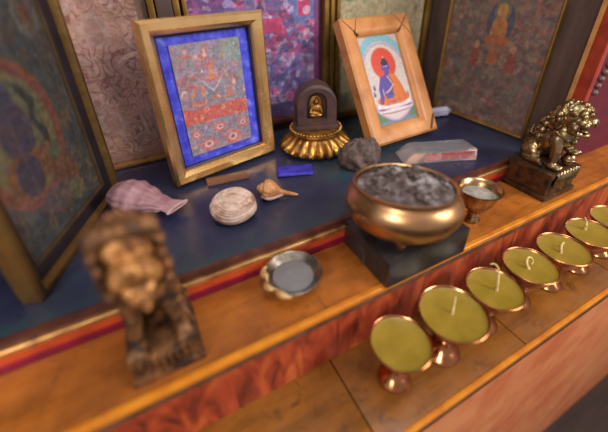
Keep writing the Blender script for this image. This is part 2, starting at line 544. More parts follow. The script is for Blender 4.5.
apart('ledge_edge', BOX(XL, 1.35, Y3-.002, Y3+.0045, D+Z3-.008, D+Z3+.0012, .0022, 3), M['yellow'])
apart('ledge_dark_edge', BOX(XL, 1.35, Y3-.001, Y3+.006, D+Z3-.022, D+Z3-.0075, .0018), M['darkedge'])
apart('front_panel', BOX(XL, 1.35, Y3+.003, Y3+.02, 0, D+Z3-.012), M['frontred'])

# ------------------------------------------------------------------ setting
struct(build('floor', BOX(-2.2, 2.6, -2.2, 1.2, -.79, -.7505), M['floor']))
struct(build('wall_back', BOX(-1.2, 1.6, YB+.031, YB+.07, -.75, .9), M['wallbrown']))
struct(build('wall_right', BOX(.6485, .675, .283, YB+.03, Z2+.0005, .9), M['wallgrey']))
struct(build('wall_left', BOX(-.455, -.421, .20, YB+.03, -.75, .9), M['wallbrown']))
o = struct(build('wall_front', BOX(.6755, 1.35, .283, .30, Z2+.0005, .9), M['cloth']))
o = struct(build('trim_1', BOX(.6368, .650, .262, .2825, Z2+.0005, .9, .002), M['postred']))
o = struct(build('trim_2', BOX(.6315, .6365, .2795, .2862, Z2+.0005, .9, .002), M['tanedge']))
# gilded strips and dark boards dividing the back wall
for k, (xa, xb, m) in enumerate([(.046, .056, 'gold_dim'), (.058, .082, 'wallgrey'), (.083, .093, 'gold_dim'), (.097, .104, 'gold_dim'),
                                 (.356, .366, 'gold_dim'), (.370, .379, 'gold_dim'), (.384, .391, 'gold_dim'),
                                 (.622, .630, 'gold_dim')]):
    struct(build('trim_%d' % (k+3), BOX(xa, xb, YB+.012, YB+.0305, Z1+.0005, .9, .002), M[m]))

# ------------------------------------------------------------------ wall hangings
# pale pink line thangka
w, h = .215, .466
c = Canvas(w, h, .0011, (178, 142, 132), 3)
f = c.vn(4, 3, 11)*11+c.vn(12, 2, 12)*2.4
ln = np.abs((f % 1)-.5)
c.patches(7, [(178, 142, 132), (186, 152, 142), (168, 126, 118), (176, 136, 116)], .8, 15)
c.put(np.clip((.17-ln)/.08, 0, 1), (140, 88, 82), .8)
g = c.vn(3, 2, 13)
c.put(g > .62, (176, 136, 116), .5)
f2 = c.vn(10, 2, 21)*7
c.put(np.clip((.12-np.abs((f2 % 1)-.5))/.06, 0, 1), (198, 170, 160), .55)
for k in range(9):
    c.ell(.15+.6*((k*37) % 10)/10, .12+k*.22, .10, .12, (186, 158, 150), .4, .55); c.ell(.15+.6*((k*37) % 10)/10, .12+k*.22, .05, .08, (164, 120, 112), .2, .5)
c.rect(.93, 0, 1, c.asp, (120, 92, 78), .8)
c.rect(0, 0, 1, .06, (150, 120, 106), .8)
c.grain(.14)
t = tag(empty('wall_print', (-.17, YB+.028, Z1+.001)), 'pale pink line-drawn religious print on back wall behind large left frame', 'print')
c.mesh('print_sheet', t, x0=0, z0=.006, loc=(0, -.004, 0))
build('frame_strip', BOX(-.002, .217, -.020, -.0045, 0, .006, .002), M['goldtrim'], t)
# magenta and blue brocade thangka
w, h = .250, .46
c = Canvas(w, h, .0011, (92, 72, 128), 4)
c.patches(7, [(124, 56, 104), (78, 84, 142), (168, 58, 104), (108, 74, 140), (140, 128, 168), (74, 60, 112)], 1, 31)
c.patches(15, [(176, 62, 112), (98, 112, 172), (190, 168, 196), (112, 76, 136), (84, 92, 140), (150, 140, 190)], .7, 33)
c.patches(34, [(200, 90, 130), (86, 100, 164), (206, 190, 206), (90, 60, 110)], .4, 35)
pal = [(190, 50, 96), (84, 104, 166), (180, 150, 182), (120, 50, 110), (70, 70, 122), (196, 90, 120)]
c.crowd(34, .03, .05, pal, 5)
# framed borders of the brocade: red rectangles, blue column with a red centre
for (x0, y0, x1, y1) in [(.36, .98, .68, 1.16), (.38, .66, .66, .76), (.42, 1.30, .72, 1.42), (.05, 1.02, .16, 1.3)]:
    c.rect(x0, y0, x1, y1, (186, 52, 100), .85)
c.patches(30, [(196, 60, 110), (170, 44, 92)], .0, 3)
for (x0, y0, x1, y1) in [(.38, .80, .66, .96)]:
    c.rect(x0, y0, x1, y1, (92, 84, 138), .6)
    c.figure(.5, .80, .07, (150, 120, 160), (86, 60, 110), (180, 70, 110))
c.rect(.76, .74, 1, 1.8, (84, 110, 168), .8)
c.rect(.80, .76, .90, 1.8, (190, 46, 92), .9)
for k in range(6):
    y = .80+k*.09
    c.ell(.85+.02*(-1)**k, y, .035, .03, (196, 176, 196), .4, .8)
c.rect(.93, 0, 1, c.asp, (120, 44, 100), .75)
c.rect(.97, 0, 1, c.asp, (60, 22, 44), .9)
c.rect(0, 0, 1, .12, (66, 52, 96), .7)
c.grain(.22)
t = tag(empty('brocade_hanging', (.105, YB+.028, Z1+.001)), 'magenta and blue brocade religious hanging on back wall between gilded strips', 'hanging')
c.mesh('cloth_panel', t, loc=(0, -.004, .03))
build('bottom_rod', BOX(0, .250, -.012, -.002, .018, .030, .004), M['brownedge'], t)
# cream leaf with writing and blue-green figures
w, h = .222, .46
c = Canvas(w, h, .0011, (164, 152, 118), 6)
c.patches(6, [(170, 158, 122), (156, 146, 112), (146, 140, 110)], .7, 41)
rs = random.Random(9)
pal = [(96, 116, 104), (128, 136, 116), (150, 108, 82), (92, 104, 116), (176, 164, 130), (110, 96, 80)]
c.crowd(46, .035, .07, pal, 8)
for k in range(9):
    y = .2+k*.21
    c.rect(0, y, 1, y+.028, (178, 166, 132), .9)
    x = .02
    while x < .96:
        d = rs.uniform(.012, .04)
        c.rect(x, y+.009, x+d, y+.018, (104, 92, 76), .8); x += d+rs.uniform(.008, .02)
c.ell(.12, 1.09, .12, .07, (84, 118, 70), 0, .9); c.ell(.3, 1.08, .10, .06, (110, 134, 96), 0, .8)
c.rect(.42, 1.02, .72, 1.2, (170, 152, 122), .9)
c.crowd(14, .02, .03, [(150, 96, 76), (120, 100, 84), (186, 168, 136)], 3, (.42, 1.02, .70, 1.16))
c.rect(.72, 1.0, .84, 1.22, (176, 128, 74), .7)
c.rect(.94, 0, 1, c.asp, (188, 176, 140), .9)
c.put(c.X > -1, (216, 204, 168), .36)
c.grain(.2)
t = tag(empty('manuscript_print', (.396, YB+.028, Z1+.001)), 'cream print with rows of writing and grey-green figures behind wooden picture frame', 'print')
c.mesh('print_sheet', t, loc=(0, -.004, .012))
build('frame_strip', BOX(-.003, .224, -.016, -.0045, 0, .012, .003), M['gold_dim'], t)

# side wall painting (on the right wall, faces left)
t = tag(empty('framed_scroll_painting', (.6475, .566, Z1+.002), (0, 0, -PI/2)), 'dim framed painting of orange seated figure on right side wall', 'painting')
w, h = .228, .44
c = Canvas(w-.010, h-.010, .0012, (104, 86, 78), 8)
c.patches(8, [(112, 92, 84), (96, 80, 78), (124, 100, 90), (86, 80, 76)], 1, 51)
pal = [(112, 88, 82), (128, 68, 62), (74, 74, 84), (138, 116, 100), (86, 92, 84), (62, 56, 62), (140, 78, 58)]
c.crowd(150, .022, .05, pal, 17)
c.patches(18, [(128, 96, 88), (96, 84, 84), (140, 108, 96), (108, 70, 66), (92, 96, 96)], .4, 53)
c.patches(24, [(158, 80, 72), (164, 144, 120), (96, 112, 100), (78, 80, 100), (124, 98, 88), (110, 92, 86)], .42, 57)
fx, fy = .53, .74
c.ell(fx, fy+.15, .155, .20, (122, 98, 74)); c.ell(fx, fy+.15, .13, .175, (70, 74, 100))
c.ell(fx, fy+.24, .075, .085, (98, 106, 92)); c.ell(fx, fy+.24, .05, .062, (188, 140, 78))
c.poly([(fx-.08, fy+.02), (fx+.08, fy+.02), (fx+.07, fy+.15), (fx+.03, fy+.2), (fx-.03, fy+.2), (fx-.07, fy+.15)], (176, 116, 62))
c.ell(fx, fy, .125, .045, (164, 92, 58)); c.ell(fx, fy-.055, .14, .028, (130, 98, 78))
c.poly([(fx-.06, fy-.2), (fx+.06, fy-.2), (fx+.04, fy-.07), (fx-.04, fy-.07)], (158, 92, 62))
for sx in (-1, 1):
    c.poly([(fx+sx*.13, fy-.26), (fx+sx*.24, fy-.24), (fx+sx*.21, fy-.08), (fx+sx*.15, fy-.08)], (142, 66, 60), .8)
    c.ell(fx+sx*.18, fy-.05, .03, .035, (170, 132, 104))
c.put(c.X > -1, (160, 130, 116), .2)
c.grain(.2)
c.mesh('canvas', t, loc=(.005, -.003, .005))
build('frame_moulding', RING(w, h, [(0, 0), (0, -.008), (.002, -.010), (.004, -.008), (.0055, -.005), (.0055, 0)]), M['gold_dim'], t)

# ------------------------------------------------------------------ large frame at left
ang = math.atan2(.552-.34, .552*0-.079+.158)
t = tag(empty('large_framed_painting', (-.158, .340, Z1+.0005), (0, math.radians(1.8), ang)), 'large dark framed painting with red halo, standing at left end of shelf', 'painting')
w, h = .2265, .42
pw, ph = w-.056, h-.056
c = Canvas(pw, ph, .0012, (70, 76, 84), 12)
c.patches(7, [(76, 80, 88), (66, 74, 82), (84, 76, 74), (62, 72, 84)], 1, 61)
c.patches(16, [(64, 60, 62), (84, 62, 52), (54, 62, 70)], .45, 63)
pal = [(120, 70, 46), (64, 74, 84), (92, 62, 84), (86, 92, 74), (128, 96, 62), (52, 48, 60)]
c.crowd(46, .05, .09, pal, 19, (0, 0, 1, .7))
L = lambda wv, hv: ((wv-.028)/pw, (hv-.028)/pw)
hx, hy = L(.088, .150)
c.ell(hx, hy, .46, .50, (74, 84, 80)); c.ell(hx, hy, .43, .47, (168, 74, 54)); c.ell(hx, hy, .34, .385, (148, 130, 74))
c.ell(hx+.04, hy+.06, .22, .27, (102, 110, 76), 0, .7)
c.stroke([(hx+.14, hy+.26), (hx+.22, hy+.16), (hx+.16, hy+.05), (hx+.24, hy-.06), (hx+.2, hy-.2)], .028, (44, 46, 52))
c.ell(hx-.02, hy+.03, .15, .2, (70, 56, 92)); c.ell(hx-.02, hy+.24, .09, .1, (62, 58, 100))
c.poly([(hx-.3, hy-.32), (hx+.3, hy-.34), (hx+.22, hy-.12), (hx-.2, hy-.1)], (150, 82, 50))
c.ell(hx+.3, hy-.38, .16, .09, (146, 74, 44), -.5); c.ell(hx-.05, hy-.25, .12, .14, (66, 54, 86))
c.ell(hx+.26, hy-.2, .07, .06, (86, 104, 80)); c.ell(hx+.12, hy-.5, .2, .09, (110, 84, 92)); c.ell(hx+.33, hy-.56, .1, .09, (128, 118, 76))
fx, fy = L(.172, .262)
for k in range(8):
    a = k*PI/4
    c.ell(fx+.085*math.cos(a), fy+.1*math.sin(a), .05, .05, (116, 112, 108))
c.ell(fx, fy, .085, .10, (108, 82, 74)); c.ell(fx, fy, .045, .06, (120, 62, 50))
c.patches(13, [(70, 70, 74), (120, 78, 52), (62, 66, 82), (96, 88, 66), (88, 60, 72), (130, 84, 50)], .22, 67)
c.patches(26, [(70, 72, 76), (138, 110, 84), (84, 94, 102)], .18, 69)
c.rect(.31, 0, .318, c.asp, (150, 110, 80), .5)  # faint upright reflection in the glass, painted into the picture's colour
c.put(c.X > -1, (124, 114, 112), .24)
c.grain(.25)
c.mesh('painting', t, loc=(.028, -.006, .028))
build('outer_moulding', RING(w, h, [(0, 0), (0, -.018), (.003, -.021), (.009, -.021), (.012, -.016), (.012, 0)]), M['framegold'], t)
build('inner_moulding', RING(w, h, [(.0121, 0), (.0121, -.013), (.017, -.012), (.0245, -.008), (.0245, 0)]), M['blackliner'], t)
build('gilt_sight_edge', RING(w, h, [(.0246, 0), (.0246, -.0095), (.0275, -.0088), (.0285, -.0065), (.0285, 0)]), M['framebrown'], t)
build('glass_pane', BOX(.027, w-.027, -.0085, -.0075, .027, h-.027), M['glass'], t, 0)
build('backing_board', BOX(.004, w-.004, .0005, .006, .004, h-.004), M['backing'], t, 0)

# ------------------------------------------------------------------ gold frame with blue brocade
lean = math.radians(-2.0)
t = tag(empty('gold_picture_frame', (.017, .501, Z1+.0045), (lean, 0, math.radians(13.15))), 'gold frame with colourful print on bright blue silk, propped against back wall', 'picture frame')
w, h = .188, .2385
build('frame_moulding', RING(w, h, [(0, .004), (0, -.016), (.004, -.0195), (.013, -.0185), (.0185, -.013), (.0205, -.009), (.0205, .004)]), M['gold'], t)
build('inner_liner', RING(w, h, [(.0206, .002), (.0206, -.0085), (.0228, -.007), (.0228, .002)]), M['blackliner'], t)
# the silk: slightly rumpled sheet
bm = bmesh.new()
nx, nz = 60, 80
V = {}
for i in range(nx+1):
    for k in range(nz+1):
        x = .022+(w-.044)*i/nx; z = .022+(h-.044)*k/nz
        edge = min((x-.022), (w-.022-x), (z-.022), (h-.022-z))
        y = -.0015-.0012*noise.noise(Vector((x*70, z*22 if z < h-.05 else z*10, 3)))-.001*math.sin(x*330)*max(0, (z-(h-.05))/.03)
        V[i, k] = bm.verts.new((x, y, z))
for i in range(nx):
    for k in range(nz):
        bm.faces.new((V[i, k], V[i+1, k], V[i+1, k+1], V[i, k+1]))
build('silk_mount', bm, M['silk'], t)
pw, ph = .110, .168
c = Canvas(pw, ph, .0010, (130, 118, 140), 14)
c.patches(6, [(138, 124, 148), (120, 118, 140), (150, 120, 138), (112, 128, 138)], 1, 71)
c.patches(15, [(160, 92, 92), (124, 134, 158), (150, 130, 150), (108, 122, 120), (180, 110, 90)], .6, 73)
pal = [(196, 96, 72), (176, 160, 176), (124, 140, 128), (196, 126, 84), (128, 112, 156), (206, 180, 176), (170, 78, 84), (104, 120, 150)]
c.crowd(60, .05, .085, pal, 23)
c.figure(.5, 1.02, .17, (150, 132, 160), (206, 130, 96), (200, 90, 66))
c.figure(.26, .74, .17, (196, 128, 88), (120, 112, 140), (190, 90, 70)); c.figure(.74, .72, .16, (160, 140, 166), (190, 110, 90), (120, 130, 110))
c.stroke([(.36, 1.02), (.44, .92), (.5, .87), (.58, .95), (.66, 1.06)], .008, (214, 196, 190), .8)
c.rect(.0, .46, 1, .66, (212, 70, 48), .88)
c.crowd(26, .03, .05, [(210, 92, 60), (190, 60, 50), (226, 150, 120), (170, 100, 90)], 29, (0, .46, 1, .64))
c.rect(0, 0, 1, .45, (120, 138, 166), .35)
for (x, y, s) in [(.28, .12, .13), (.68, .12, .14), (.5, .33, .1), (.12, .3, .08), (.88, .3, .09)]:
    c.ell(x, y, s, s*.8, (208, 96, 84), 0, .8); c.ell(x, y, s*.55, s*.4, (216, 190, 190)); c.ell(x, y, s*.25, s*.2, (180, 70, 70))
c.ell(.95, 1.42, .28, .2, (108, 168, 150), 0, .6)
c.patches(22, [(160, 140, 170), (190, 120, 120), (130, 140, 165), (176, 160, 160)], .2, 75)
c.put(c.X > -1, (184, 164, 180), .12)
c.grain(.2)
c.mesh('thangka_print', t, loc=(.038, -.0045, .036), thick=.002)
build('backing_board', BOX(.006, w-.006, .0045, .009, .004, h-.006), M['backing'], t, 0)
# easel strut behind
bm = BOX(w/2-.02, w/2+.02, .0, .004, -.001, .15, .001)
build('easel_back', bm, M['backing'], t, loc=(0, .045, -.004), rot=(math.radians(13), 0, 0))

# wooden slip lying under the frame's edge
t = build('wooden_slip', BOX(-.034, .034, -.010, .012, 0, .004, .001), M['woodslip'], None, loc=(.098, .478, Z1+.0003), rot=(0, 0, math.radians(-6)))
tag(t, 'flat brown wooden slip on shelf beneath gold picture frame', 'wood slip')

# ------------------------------------------------------------------ wooden frame with seated blue figure
t = tag(empty('wooden_picture_frame', (.357, .443, Z1+.0062), (math.radians(-31), 0, math.radians(2.9))), 'honey wood frame with blue seated figure on red halo, leaning back', 'picture frame')
w, h = .164, .2385
build('frame_moulding', RING(w, h, [(0, .006), (0, -.014), (.004, -.017), (.022, -.0165), (.030, -.012), (.034, -.006), (.034, .006)]), M['wood'], t)
bm = bmesh.new()
def prism(bm, pts, y0, y1):
    A = [bm.verts.new((x, y0, z)) for x, z in pts]; B = [bm.verts.new((x, y1, z)) for x, z in pts]
    bm.faces.new(A); bm.faces.new(B[::-1])
    n = len(pts)
    for k in range(n): bm.faces.new((A[k], B[k], B[(k+1) % n], A[(k+1) % n]))
    return bm
prism(bm, [(w-.022, .006), (w-.018, .004), (w-.003, .030), (w-.006, .033)], -.0185, -.012)
build('corner_key', bm, M['wooddark'], t)
for p in ([(.004, h-.004), (.0052, h-.0032), (.033, h-.0332), (.0318, h-.034)], [(w-.004, h-.004), (w-.0052, h-.0032), (w-.033, h-.0332), (w-.0318, h-.034)], [(.035, h-.003), (.0362, h-.003), (.0255, h-.031), (.0243, h-.031)], [(w-.035, h-.003), (w-.0362, h-.003), (w-.004, h-.045), (w-.0028, h-.045)]):
    build('mitre_seam', prism(bmesh.new(), p, -.0173, -.008), M['wooddark'], t)
pw, ph = w-.064, h-.064
c = Canvas(pw, ph, .0008, (188, 176, 172), 15)
c.rect(0, 0, 1, .30, (84, 122, 98)); c.rect(.0, 0, 1, .08, (120, 128, 150), .7)
c.rect(.28, .06, .8, .15, (126, 110, 156), .8)
c.ell(.5, .92, .66, .85, (124, 176, 190), 0, 1, .82)
c.ell(.5, .82, .58, .76, (182, 150, 182)); c.ell(.5, .82, .55, .73, (200, 192, 188))
for k in range(16):
    a = .5+k*PI/16*.9
    c.stroke([(.5+.25*math.cos(a), .82+.3*math.sin(a)), (.5+.53*math.cos(a), .82+.68*math.sin(a))], .006, (186, 168, 168), .8)
c.ell(.12, .8, .1, .25, (200, 186, 190), .2, .7)
for (x, y) in [(.10, .62), (.13, .74), (.9, .5)]:
    c.ell(x, y, .03, .045, (96, 86, 150)); c.ell(x, y+.04, .03, .02, (124, 150, 110))
c.ell(.50, 1.18, .30, .32, (186, 150, 70)); c.ell(.50, 1.18, .285, .305, (206, 66, 50))
# throne: white lotus with violet and green rims
c.ell(.52, .30, .44, .12, (206, 196, 206)); c.rect(.10, .30, .94, .38, (206, 196, 206)); c.ell(.52, .38, .42, .09, (226, 216, 214))
c.ell(.52, .32, .42, .05, (122, 88, 156)); c.ell(.52, .36, .42, .05, (220, 210, 214))
c.ell(.52, .25, .38, .045, (176, 120, 120)); c.ell(.52, .27, .38, .035, (214, 204, 206))
# body
B_, O_ = (84, 66, 150), (208, 112, 46)
c.poly([(.14, .44), (.2, .56), (.4, .6), (.66, .6), (.86, .54), (.9, .43), (.7, .37), (.3, .37)], O_)
c.ell(.26, .48, .14, .075, O_); c.ell(.78, .48, .14, .075, O_)
c.poly([(.33, .56), (.32, .82), (.37, .93), (.46, .98), (.58, .98), (.7, .92), (.74, .8), (.7, .56)], B_)
c.poly([(.52, .99), (.6, .98), (.72, .92), (.8, .74), (.86, .54), (.7, .46), (.5, .5), (.56, .64), (.62, .78)], O_)
c.stroke([(.36, .9), (.27, .7), (.26, .55), (.22, .46)], .045, B_)
c.stroke([(.5, .93), (.6, .75), (.48, .66), (.38, .62)], .012, (226, 180, 110))
c.ell(.5, .56, .07, .055, (74, 84, 160)); c.ell(.5, .585, .05, .02, (58, 56, 120)); c.ell(.42, .53, .07, .03, B_)
c.poly([(.3, .48), (.5, .44), (.7, .48), (.5, .41)], (96, 70, 150), .8)
for k in range(5):
    c.stroke([(.2+k*.15, .39), (.24+k*.14, .54)], .008, (170, 70, 40), .8)
c.rect(.46, .96, .58, 1.04, B_); c.ell(.52, 1.11, .085, .105, B_); c.ell(.435, 1.09, .018, .05, B_); c.ell(.605, 1.09, .018, .05, B_)
c.ell(.52, 1.19, .09, .055, (44, 34, 74)); c.ell(.52, 1.25, .045, .05, (44, 34, 74)); c.ell(.52, 1.3, .018, .022, (210, 170, 80))
c.stroke([(.475, 1.12), (.505, 1.12)], .007, (220, 210, 220)); c.stroke([(.535, 1.12), (.565, 1.12)], .007, (220, 210, 220)); c.stroke([(.5, 1.055), (.54, 1.055)], .008, (170, 60, 80))
c.grain(.1)
c.mesh('figure_print', t, loc=(.032, -.0045, .032))
build('backing_board', BOX(.006, w-.006, .0062, .0105, .006, h-.006), M['backing'], t, 0)

# ------------------------------------------------------------------ clay shrine on gold lotus base
t = tag(empty('votive_shrine', (.281, .512, Z1+.0003), (0, 0, math.radians(-20))), 'dark arched clay shrine with gold figure on beaded gold lotus base', 'shrine')
def petals(n, amp, za=0):
    def fn(i, r, z, a):
        s = abs(math.sin(a*n/2))**.6
        k = AMP[i]
        return r*(1+amp*k*(s-.5)), z+za*k*(s-.5)
    return fn
prof = [(0, 0), (.050, 0), (.054, .003), (.062, .006), (.064, .011), (.060, .018), (.052, .026), (.046, .031), (.043, .034), (.0, .034)]
AMP = [0, 0, .4, 1, 1, .9, .6, .2, 0, 0]
build('lotus_base', LATHE(prof, 168, petals(22, .16, .003)), M['gold_leaf'], t, 50)
prof = [(0, .034), (.043, .034), (.047, .038), (.046, .042), (.041, .0435), (0, .0435)]
rim = build('base_rim', LATHE(prof, 64), M['gold_leaf'], t)
bm = bmesh.new()
for k in range(46):
    a = 2*PI*k/46
    ell(bm, (.0465*math.cos(a), .0465*math.sin(a), .0425), .0027, u=8, v=6)
build('bead_trim', bm, M['gold_leaf'], rim, 60)
def archpts(hw, z0, zs, n=18):
    p = [(-hw, z0), (-hw, zs)]
    p += [(-hw*math.cos(PI*k/n), zs+hw*math.sin(PI*k/n)) for k in range(1, n)]
    return p+[(hw, zs), (hw, z0)]
def archsolid(bm, hw, z0, zs, ihw, iz0, izs, y0, y1, nd):
    O = archpts(hw, z0, zs); I = archpts(ihw, iz0, izs)
    b = .004
    mk = lambda P, y: [bm.verts.new((x, y, z)) for x, z in P]
    sc = lambda P, f: [(x*f, (z-z0)*f+z0 if z > z0 else z) for x, z in P]
    OF = mk(sc(O, .94), y0); OM = mk(O, y0+b); OB = mk(O, y1)
    IF = mk(sc(I, 1.08), y0); IB = mk(I, y0+nd)
    n = len(O)
    for A, B in ((OF, OM), (OM, OB), (IF, OF), (IB, IF)):
        for k in range(n):
            k2 = (k+1) % n
            bm.faces.new((A[k], A[k2], B[k2], B[k]))
    bm.faces.new(OB); bm.faces.new(IB)
    return bm
bm = archsolid(bmesh.new(), .0365, .0436, .0880, .0170, .063, .090, -.018, .024, .014)
arch = build('arched_body', bm, M['tsatsa'], t, 30)
build('plinth_slab', BOX(-.039, .039, -.021, .026, .0436, .0520, .0025), M['tsatsa'], t)
bm = bmesh.new()
ell(bm, (0, -.008, .068), (.013, .006, .005)); ell(bm, (0, -.007, .079), (.0075, .005, .010)); ell(bm, (0, -.008, .0925), .0048)
ell(bm, (0, -.008, .098), .0022); cap(bm, (-.007, -.008, .084), .0025, (-.011, -.010, .074), .002, 5); cap(bm, (.007, -.008, .084), .0025, (.011, -.010, .074), .002, 5)
cap(bm, (-.011, -.010, .074), .002, (0, -.013, .072), .002, 5); ell(bm, (0, -.004, .085), (.013, .003, .019))
link('gold_figure', remeshed(bm, .0008, 1), M['gold_leaf'], arch, 60)

# bright blue cloth scrap before the shrine
bm = bmesh.new()
V = {}
for i in range(25):
    for k in range(13):
        x = -.030+.060*i/24; y = -.016+.032*k/12
        V[i, k] = bm.verts.new((x, y, .0035+.003*noise.noise(Vector((x*60, y*60, 1)))-.0028*(1 if i in (0, 24) or k in (0, 12) else 0)))
for i in range(24):
    for k in range(12): bm.faces.new((V[i, k], V[i+1, k], V[i+1, k+1], V[i, k+1]))
o = build('blue_cloth', bm, M['bluecloth'], None, 60, (.205, .447, Z1+.0008), (0, 0, -.35))
sm = o.modifiers.new('thickness', 'SOLIDIFY'); sm.thickness = .001; sm.offset = 1
tag(o, 'small bright blue cloth lying on shelf before gold lotus base', 'cloth')

# white pointed stick, behind the wooden frame
bm = bmesh.new()
pr = [(.0100, 0), (.0110, .002), (.0110, .060), (0, .076)]
lathe(bm, [(0, 0)]+pr, 6, None, Matrix.Rotation(PI/2, 4, 'Y'))
o = build('white_stick', bm, M['white'], None, 20, (.562, .522, Z1+.0100), (0, 0, math.radians(-12)))
tag(o, 'white pointed stick lying on shelf right of wooden frame', 'stick')

# ------------------------------------------------------------------ shells and rough stone
# conch: spiral-wound body tapering to a pointed, flared lip
t = tag(empty('conch_shell', (-.032, .452, Z1+.0215), (0, math.radians(8), math.radians(-38))), 'large mauve pink conch shell on shelf behind left lion', 'shell')
prof = []
for k in range(41):
    s = k/40
    x = -.046+.100*s
    if s < .35: r = .030*math.sqrt(max(0, 1-((.35-s)/.35)**2))+.0
    else: r = .030*(1-((s-.35)/.65)**1.25)*.93+.0022
    r *= 1+.045*math.sin(s*34)
    prof.append((max(r, 0), x))
    if s > .5: prof[-1] = (max(r, .0098), x)
prof[0] = (0, prof[0][1])
def cfn(i, r, z, a):
    t = max(0, (i-27)/13)**1.6
    r *= 1+.05*math.sin(3*a+i*.35)+.03*math.sin(14*a)
    y = r*math.sin(a)*(1+.75*t); v = r*math.cos(a)*(1-.62*t)
    return math.hypot(y, v), z+.006*t*math.sin(a)*(1 if a < PI else .6), math.atan2(y, v)
R = Matrix.Rotation(PI/2, 4, 'Y')
SQ = Matrix.Diagonal((1, 1, .74, 1)) @ R
bm = bmesh.new(); rows = []
for i, (r, z) in enumerate(prof):
    row = []
    for k in range(64):
        rr, zz, aa = cfn(i, max(r, 1e-5), z, 2*PI*k/64)
        row.append(bm.verts.new(SQ @ Vector((rr*math.cos(aa), rr*math.sin(aa), zz))))
    rows.append(row)
for A, B in zip(rows, rows[1:]):
    for k in range(64): bm.faces.new((A[k], A[(k+1) % 64], B[(k+1) % 64], B[k]))
bm.faces.new(rows[-1])
rim_pts = [v.co.copy() for v in rows[-1]]+[rows[-1][0].co.copy()]
bmesh.ops.remove_doubles(bm, verts=bm.verts, dist=1e-5)
body = build('shell_body', bm, M['conch'], t, 70)
build('shell_lip', tube(bmesh.new(), rim_pts, .0016, 8), M['conchlip'], body, 70)

# clam: two closed ribbed valves
t = tag(empty('clam_shell', (.080, .382, Z1+.0030), (math.radians(14), 0, math.radians(-28))), 'rounded cream clam shell on blue shelf before gold frame', 'shell')
def valve(sgn, hgt):
    bm = bmesh.new()
    n, m = 60, 26
    rows = []
    for j in range(m+1):
        s = j/m
        row = []
        for k in range(n):
            a = 2*PI*k/n
            ex = .0300*(1+.06*math.cos(2*a)); ey = .0265*(1-.10*math.sin(a))
            rr = math.sin(s*PI/2)
            zz = hgt*(math.cos(s*PI/2))**.85
            x = ex*math.cos(a)*rr+.006*(1-s); y = ey*math.sin(a)*rr+.013*(1-s)**1.2
            rid = .0010*math.sin(s*s*62)*(s**.5)
            row.append(bm.verts.new((x*(1+rid*14), y*(1+rid*14), sgn*(zz+rid))))
        rows.append(row)
    for A, B in zip(rows, rows[1:]):
        for k in range(n):
            f = (A[k], A[(k+1) % n], B[(k+1) % n], B[k])
            bm.faces.new(f)
    bm.faces.new(rows[-1])
    bmesh.ops.remove_doubles(bm, verts=bm.verts, dist=1e-5)
    return bm
build('upper_valve', valve(1, .0200), M['clam'], t, 70, loc=(0, 0, .0125))
build('lower_valve', valve(-1, .0115), M['clam'], t, 70, loc=(0, 0, .0118))

# whelk with long tail
t = tag(empty('whelk_shell', (.140, .397, Z1+.0125), (0, math.radians(12), math.radians(-28))), 'small tan whelk shell with long thin tail on blue shelf', 'shell')
P = [(0, -.020), (.004, -.019), (.006, -.016), (.0085, -.0145), (.0095, -.011), (.0130, -.0095), (.0150, -.005), (.0148, 0), (.0125, .006), (.0085, .011), (.0052, .016), (.0036, .024), (.0028, .033), (.0018, .041), (0, .043)]
PP = smoothpath([(r, z, 0) for r, z in P], 3)
def wfn(i, r, z, a):
    k = 1+.07*math.sin(12*a)*math.exp(-((z+.005)/.006)**2)+.03*math.sin(i*2.1)
    return r*k, z
prof = [(max(0, p.x), p.y) for p in PP]; prof[0] = (0, prof[0][1]); prof[-1] = (0, prof[-1][1])
build('shell_body', LATHE(prof, 48, wfn, R), M['whelk'], t, 70)
bm = bmesh.new()
pts = smoothpath([(-.010, -.010, -.006), (0, -.0135, -.006), (.010, -.009, -.005), (.020, -.003, -.002)])
tube(bm, pts, [.0036*(1-.5*i/(len(pts)-1)) for i in range(len(pts))], 10)
build('shell_lip', bm, M['conchlip'], t, 70)

# rough dark stone behind the censer
bm = bmesh.new()
bmesh.ops.create_icosphere(bm, subdivisions=5, radius=1)
for v in bm.verts:
    p = v.co.copy()
    q = 1+.14*noise.fractal(p*1.7, 1., 2., 4)+.035*math.sin(9*math.atan2(p.y, p.x)+6*p.z)
    v.co = Vector((p.x*.036*q, p.y*.027*q, max(-.020, p.z*.031*q)))
o = build('rough_stone', bm, M['roughstone'], None, 70, (.312, .410, Z1+.0203), (0, 0, -.4))
tag(o, 'rough rounded grey-brown stone on shelf behind brass censer', 'stone')

# ------------------------------------------------------------------ clear plastic box
t = tag(empty('plastic_box', (.448, .372, Z1+.0004), (0, 0, math.radians(-21))), 'clear plastic box with reddish label lying on shelf near edge', 'box')
def hexa(bm, b, tp, z0, z1):
    A = [bm.verts.new((x, y, z0)) for x, y in b]; B = [bm.verts.new((x, y, z1)) for x, y in tp]
    bm.faces.new(A[::-1]); bm.faces.new(B)
    for k in range(4): bm.faces.new((A[k], A[(k+1) % 4], B[(k+1) % 4], B[k]))
    return bm
bm = hexa(bmesh.new(), [(-.066, -.024), (.066, -.024), (.066, .024), (-.066, .024)], [(-.050, -.020), (.065, -.020), (.060, .022), (-.046, .022)], 0, .020)
bmesh.ops.bevel(bm, geom=list(bm.edges), offset=.0015, segments=2, affect='EDGES')
build('case', bm, M['plastic'], t, 30)
build('paper_label', BOX(-.030, .060, -.0215, -.0205, .003, .0165), M['pinklabel'], t, 0)

